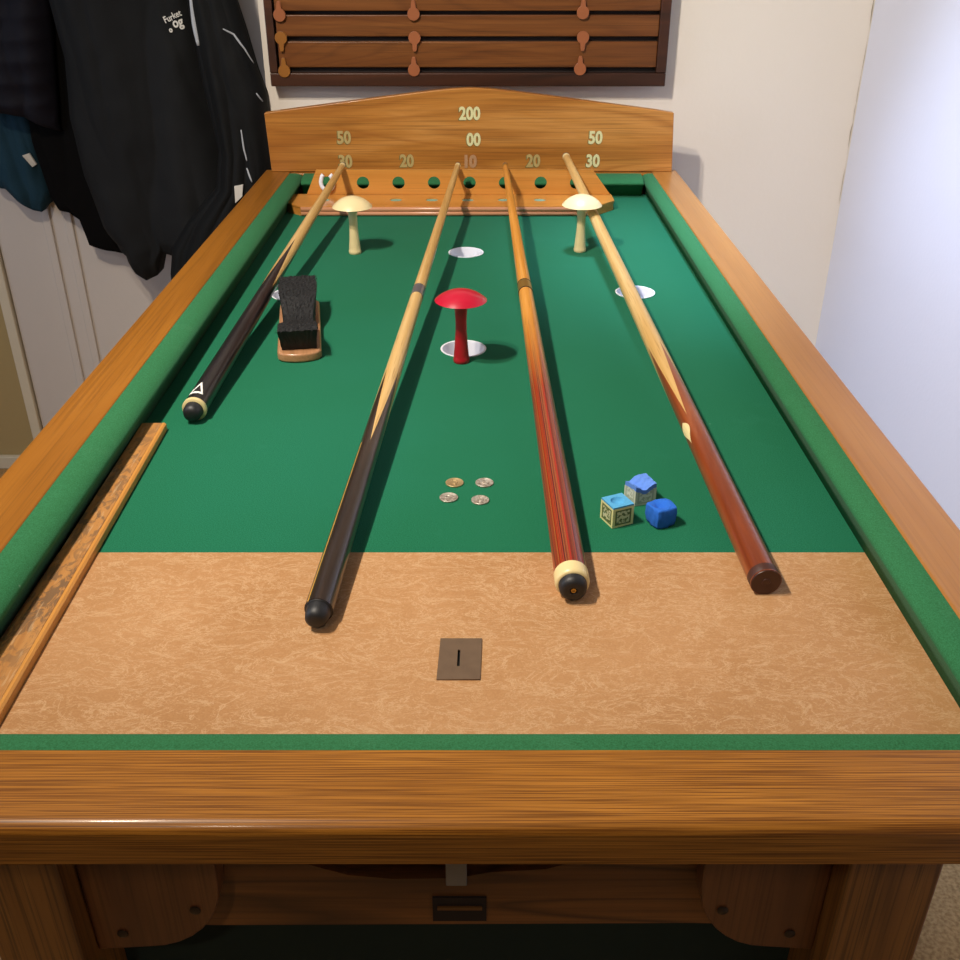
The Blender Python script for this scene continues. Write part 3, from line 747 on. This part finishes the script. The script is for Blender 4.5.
# ------------------------------------------------------------------ coats on the door
CR = thing('coat_rack', 'wooden coat rail with pegs high on the pale door', 'coat rack', (-.85, YD-.02, 1.47))
place(box('rail_board', (-1.17, -.50, YD-.024, YD-.0075, 1.44, 1.50), 'oak_x', bevel=.003), CR)
for x in (-1.10, -.98, -.80, -.58):
    place(from_bm('hook', tube_bm([(x, YD-.024, 1.47), (x, YD-.09, 1.465), (x, YD-.12, 1.49)], .006), 'gray_hook', smooth=True), CR)
def lerp_poly(pts, t):      # pts [(param, value)] sorted by param
    if t <= pts[0][0]: return pts[0][1]
    for (a, b), (c, d) in zip(pts, pts[1:]):
        if t <= c: return b + (d-b)*(t-a)/max(1e-9, c-a)
    return pts[-1][1]
def garment(name, label, cat, left, right, hem, ztop, y0, thick, folds, mat, seed, group=None, nu=70, nv=80, rough=.006, quilt=0, mesh_only=None):
    """left/right: [(z, x)] silhouettes; hem: [(u, z)]; y0: the plane at its back; folds: [(freq, amp, phase, drift)]"""
    left = sorted(left); right = sorted(right); bm = bmesh.new(); F, Bk = [], []
    for j in range(nv+1):
        v = j/nv; rf, rb = [], []
        for i in range(nu+1):
            u = i/nu; z = ztop + (lerp_poly(hem, u)-ztop)*v
            xl, xr = lerp_poly(left, z), lerp_poly(right, z); x = xl + (xr-xl)*u
            e = max(0, 1-abs(2*u-1)**3.0)**.5
            shoulder = min(1, .25 + v*3)
            y = y0 - thick*e*shoulder*(.72+.28*min(1, v*1.3))
            f = 0
            for fr, am, ph, dr in folds:
                q = noise.noise(Vector((u*fr*.95 + ph*9 + dr*v*2.2, v*1.6 + ph, seed)))
                f += am*1.5*(.5 - abs(q)*2.4)*(.4+.6*v)
            f += rough*noise.noise(Vector((x*11, z*7, seed+3))) + rough*.4*noise.noise(Vector((x*30, z*24, seed+5)))
            if quilt: f += quilt*abs(math.sin(PI*z/.045))
            y += f*min(1, e*1.5)
            tuck = max(0, (v-.965)/.035); y += tuck*thick*.18
            rf.append(bm.verts.new((x, y, z)))
            rb.append(bm.verts.new((x, y0 - thick*.10*e + .3*f*min(1, e*1.5)+.004, z)) if 0 < i < nu else rf[-1])
        F.append(rf); Bk.append(rb)
    for j in range(nv):
        for i in range(nu):
            bm.faces.new([F[j][i], F[j][i+1], F[j+1][i+1], F[j+1][i]])
            q = [Bk[j][i], Bk[j+1][i], Bk[j+1][i+1], Bk[j][i+1]]
            bm.faces.new(q)
    for g in (0, nv):
        for i in range(nu):
            q = []
            for w in (F[g][i], F[g][i+1], Bk[g][i+1], Bk[g][i]):
                if w not in q: q.append(w)
            if len(q) > 2: bm.faces.new(q)
    o = from_bm(name, bm, mat, smooth=True); tag(o, label, cat, group)
    def surf(x, z):           # front surface height at x, z
        best = None
        for j in range(0, nv+1):
            for i in range(0, nu+1):
                pass
        return None
    o_front = F
    return o
def cloth(name, a, b, rough=.8, scale=500, spec=.2):
    n = N(name); f = n.noise(scale, det=2); g = n.noise(6, det=3)
    n.bump(f, .25, .0008); return n.done(n.mix(f, a, b), rough, spec=spec, sheen=0)
M['jkt'] = cloth('black_softshell_fabric', '#151617', '#1c1d1f', .8)
M['jkt2'] = cloth('black_shell_fabric', '#0b0c0c', '#121315', .75)
M['fleece'] = cloth('black_fleece_fabric', '#090808', '#0e0d0d', .95, 260, .1)
M['navy'] = cloth('navy_quilted_fabric', '#0d0c14', '#14121d', .7)
M['teal'] = cloth('teal_fabric', '#16303d', '#203e4e', .85)
M['pipe'] = plain('reflective_piping', '#aeb2b8', .4)
from mathutils.bvhtree import BVHTree
def on_front(o, x, z, lift=.002):
    bpy.context.view_layer.update()
    d = o.get('_', None)
    tree = TREES.setdefault(o.name, BVHTree.FromPolygons([v.co for v in o.data.vertices], [p.vertices[:] for p in o.data.polygons]))
    h = tree.ray_cast(Vector((x, 1.5, z)), Vector((0, 1, 0)))
    return Vector((x, (h[0].y if h[0] is not None else 2.25) - lift, z))
TREES = {}
def stripe(parent, pts, w, name='piping', sub=6, z_end=None):
    P = []
    for (a, b), (c, d) in zip(pts, pts[1:]):
        for i in range(sub): P.append((a+(c-a)*i/sub, b+(d-b)*i/sub))
    P.append(pts[-1]); n = len(P)
    ws = [w*(.35+.65*math.sin(PI*min(1, max(0, (i+.6)/(n+.2))))**.6) for i in range(n)]
    return from_bm(name, tube_bm([on_front(parent, x, z, .001) for x, z in P], ws, seg=8, flat=.5), 'pipe', parent, smooth=True)

teal = garment('teal_top', 'teal top hanging lowest at the far left with a small white tag', 'jacket',
    [(.70, -1.14), (.79, -1.17), (1.3, -1.16)], [(.70, -1.046), (.7462, -1.046), (.7816, -1.0337), (.8165, -1.0404), (.95, -1.03), (1.3, -1.05)],
    [(0, .79), (.25, .79), (.45, .765), (.68, .738), (.85, .733), (1, .75)], 1.38, 2.46, .05, [(2, .010, .1, .4), (3.3, .006, .3, -.8)], 'teal', 4.2)
fle = garment('black_fleece', 'black fleece hanging between the teal top and the big black jacket', 'jacket',
    [(.64, -.99), (.6543, -.9875), (.7296, -.995), (.7367, -1.0241), (.7746, -1.0352), (.9004, -1.0524), (1.0, -1.045), (1.4, -1.0)], [(.60, -.84), (1.4, -.86)],
    [(0, .74), (.14, .73), (.20, .655), (.5, .642), (.8, .634), (1, .65)], 1.42, 2.440, .032, [(2.3, .008, .2, .3)], 'fleece', 1.7)
nav = garment('navy_quilted_jacket', 'dark navy quilted jacket hanging at the far left above the teal top', 'jacket',
    [(.9, -1.13), (1.4, -1.11)], [(.90, -.955), (.94, -.9635), (1.08, -.9449), (1.2, -.9286), (1.4, -.95)],
    [(0, .975), (.35, .972), (.6, .963), (.8, .945), (1, .925)], 1.42, 2.40, .05, [(2, .008, .0, .1), (4, .004, .4, .0)], 'navy', 8.8, quilt=.004)
jk = garment('black_jacket', 'large black zip jacket with small white lettering on the chest', 'jacket',
    [(.64, -.885), (.672, -.8767), (.7171, -.9013), (.8319, -.9255), (.9627, -.9331), (1.0863, -.9186), (1.2034, -.9302), (1.42, -.88)],
    [(.55, -.60), (.75, -.5671), (.92, -.5785), (1.0253, -.596), (1.1261, -.6062), (1.2034, -.6103), (1.42, -.66)],
    [(0, .672), (.14, .655), (.21, .614), (.285, .594), (.37, .604), (.42, .66), (.5, .655), (1, .60)], 1.43, 2.400, .080,
    [(2.6, .014, .15, .25), (5.2, .006, .4, -.3)], 'jkt', 2.5, nu=100, nv=100)
pj = garment('black_jacket', 'black shell jacket with pale reflective piping beside the scoreboard', 'jacket',
    [(.53, -.735), (.62, -.735), (.68, -.722), (.74, -.68), (.82, -.60), (.9, -.585), (1.03, -.60), (1.2071, -.612), (1.42, -.62)],
    [(.5, -.462), (.9518, -.463), (1.0215, -.464), (1.0733, -.479), (1.1546, -.496), (1.2071, -.509), (1.42, -.54)],
    [(0, .56), (.3, .55), (.6, .54), (1, .53)], 1.43, 2.325, .075, [(2.2, .010, .35, .2), (4.1, .005, .1, .4)], 'jkt2', 6.1, nu=80, nv=100)
# collar loops up to the pegs
stripe(pj, [(-.5934, 1.215), (-.5938, 1.1619), (-.5909, 1.120)], .0056)
stripe(pj, [(-.5326, 1.1532), (-.5136, 1.142), (-.4966, 1.1137), (-.4836, 1.0832)], .0022)
stripe(pj, [(-.4790, 1.0266), (-.4700, 1.0080)], .0020)
stripe(pj, [(-.5175, .9538), (-.516, .9128), (-.5125, .8879)], .0020)
stripe(pj, [(-.5142, .8732), (-.5047, .8436)], .0020)
def patch(parent, pts, name):
    bm = bmesh.new(); a = [bm.verts.new(on_front(parent, x, z, .007)) for x, z in pts]; b = [bm.verts.new(on_front(parent, x, z, .0015)) for x, z in pts]
    bm.faces.new(a); bm.faces.new(b[::-1])
    for i in range(4): bm.faces.new([a[i], a[(i+1) % 4], b[(i+1) % 4], b[i]])
    return from_bm(name, bm, 'white_mark', parent)
patch(pj, [(-.5423, .8372), (-.5243, .8393), (-.5290, .8135), (-.5445, .8005)], 'white_label')
patch(teal, [(-1.070, .870), (-1.056, .874), (-1.049, .846), (-1.056, .842)], 'white_tag')
def chest(s, size, x, z, rot, bold=.0003):
    t = text('chest_lettering', s, size, 'white_mark', jk, Matrix.Translation((x, 0, z)) @ RX @ Matrix.Rotation(rot, 4, 'Z'), .0004, .8, bold)
    for v in t.data.vertices:
        v.co.x -= .026; p = on_front(jk, v.co.x, v.co.z, .0025); v.co.y = p.y + v.co.y
chest('Fur', .018, -.6390, 1.1665, .36); chest('ket', .018, -.6215, 1.1745, .36); chest('og', .027, -.6215, 1.1590, .22, .0008); chest('o', .015, -.6370, 1.1450, .2, .0008)
# grey zip pull on a cord at the right shoulder
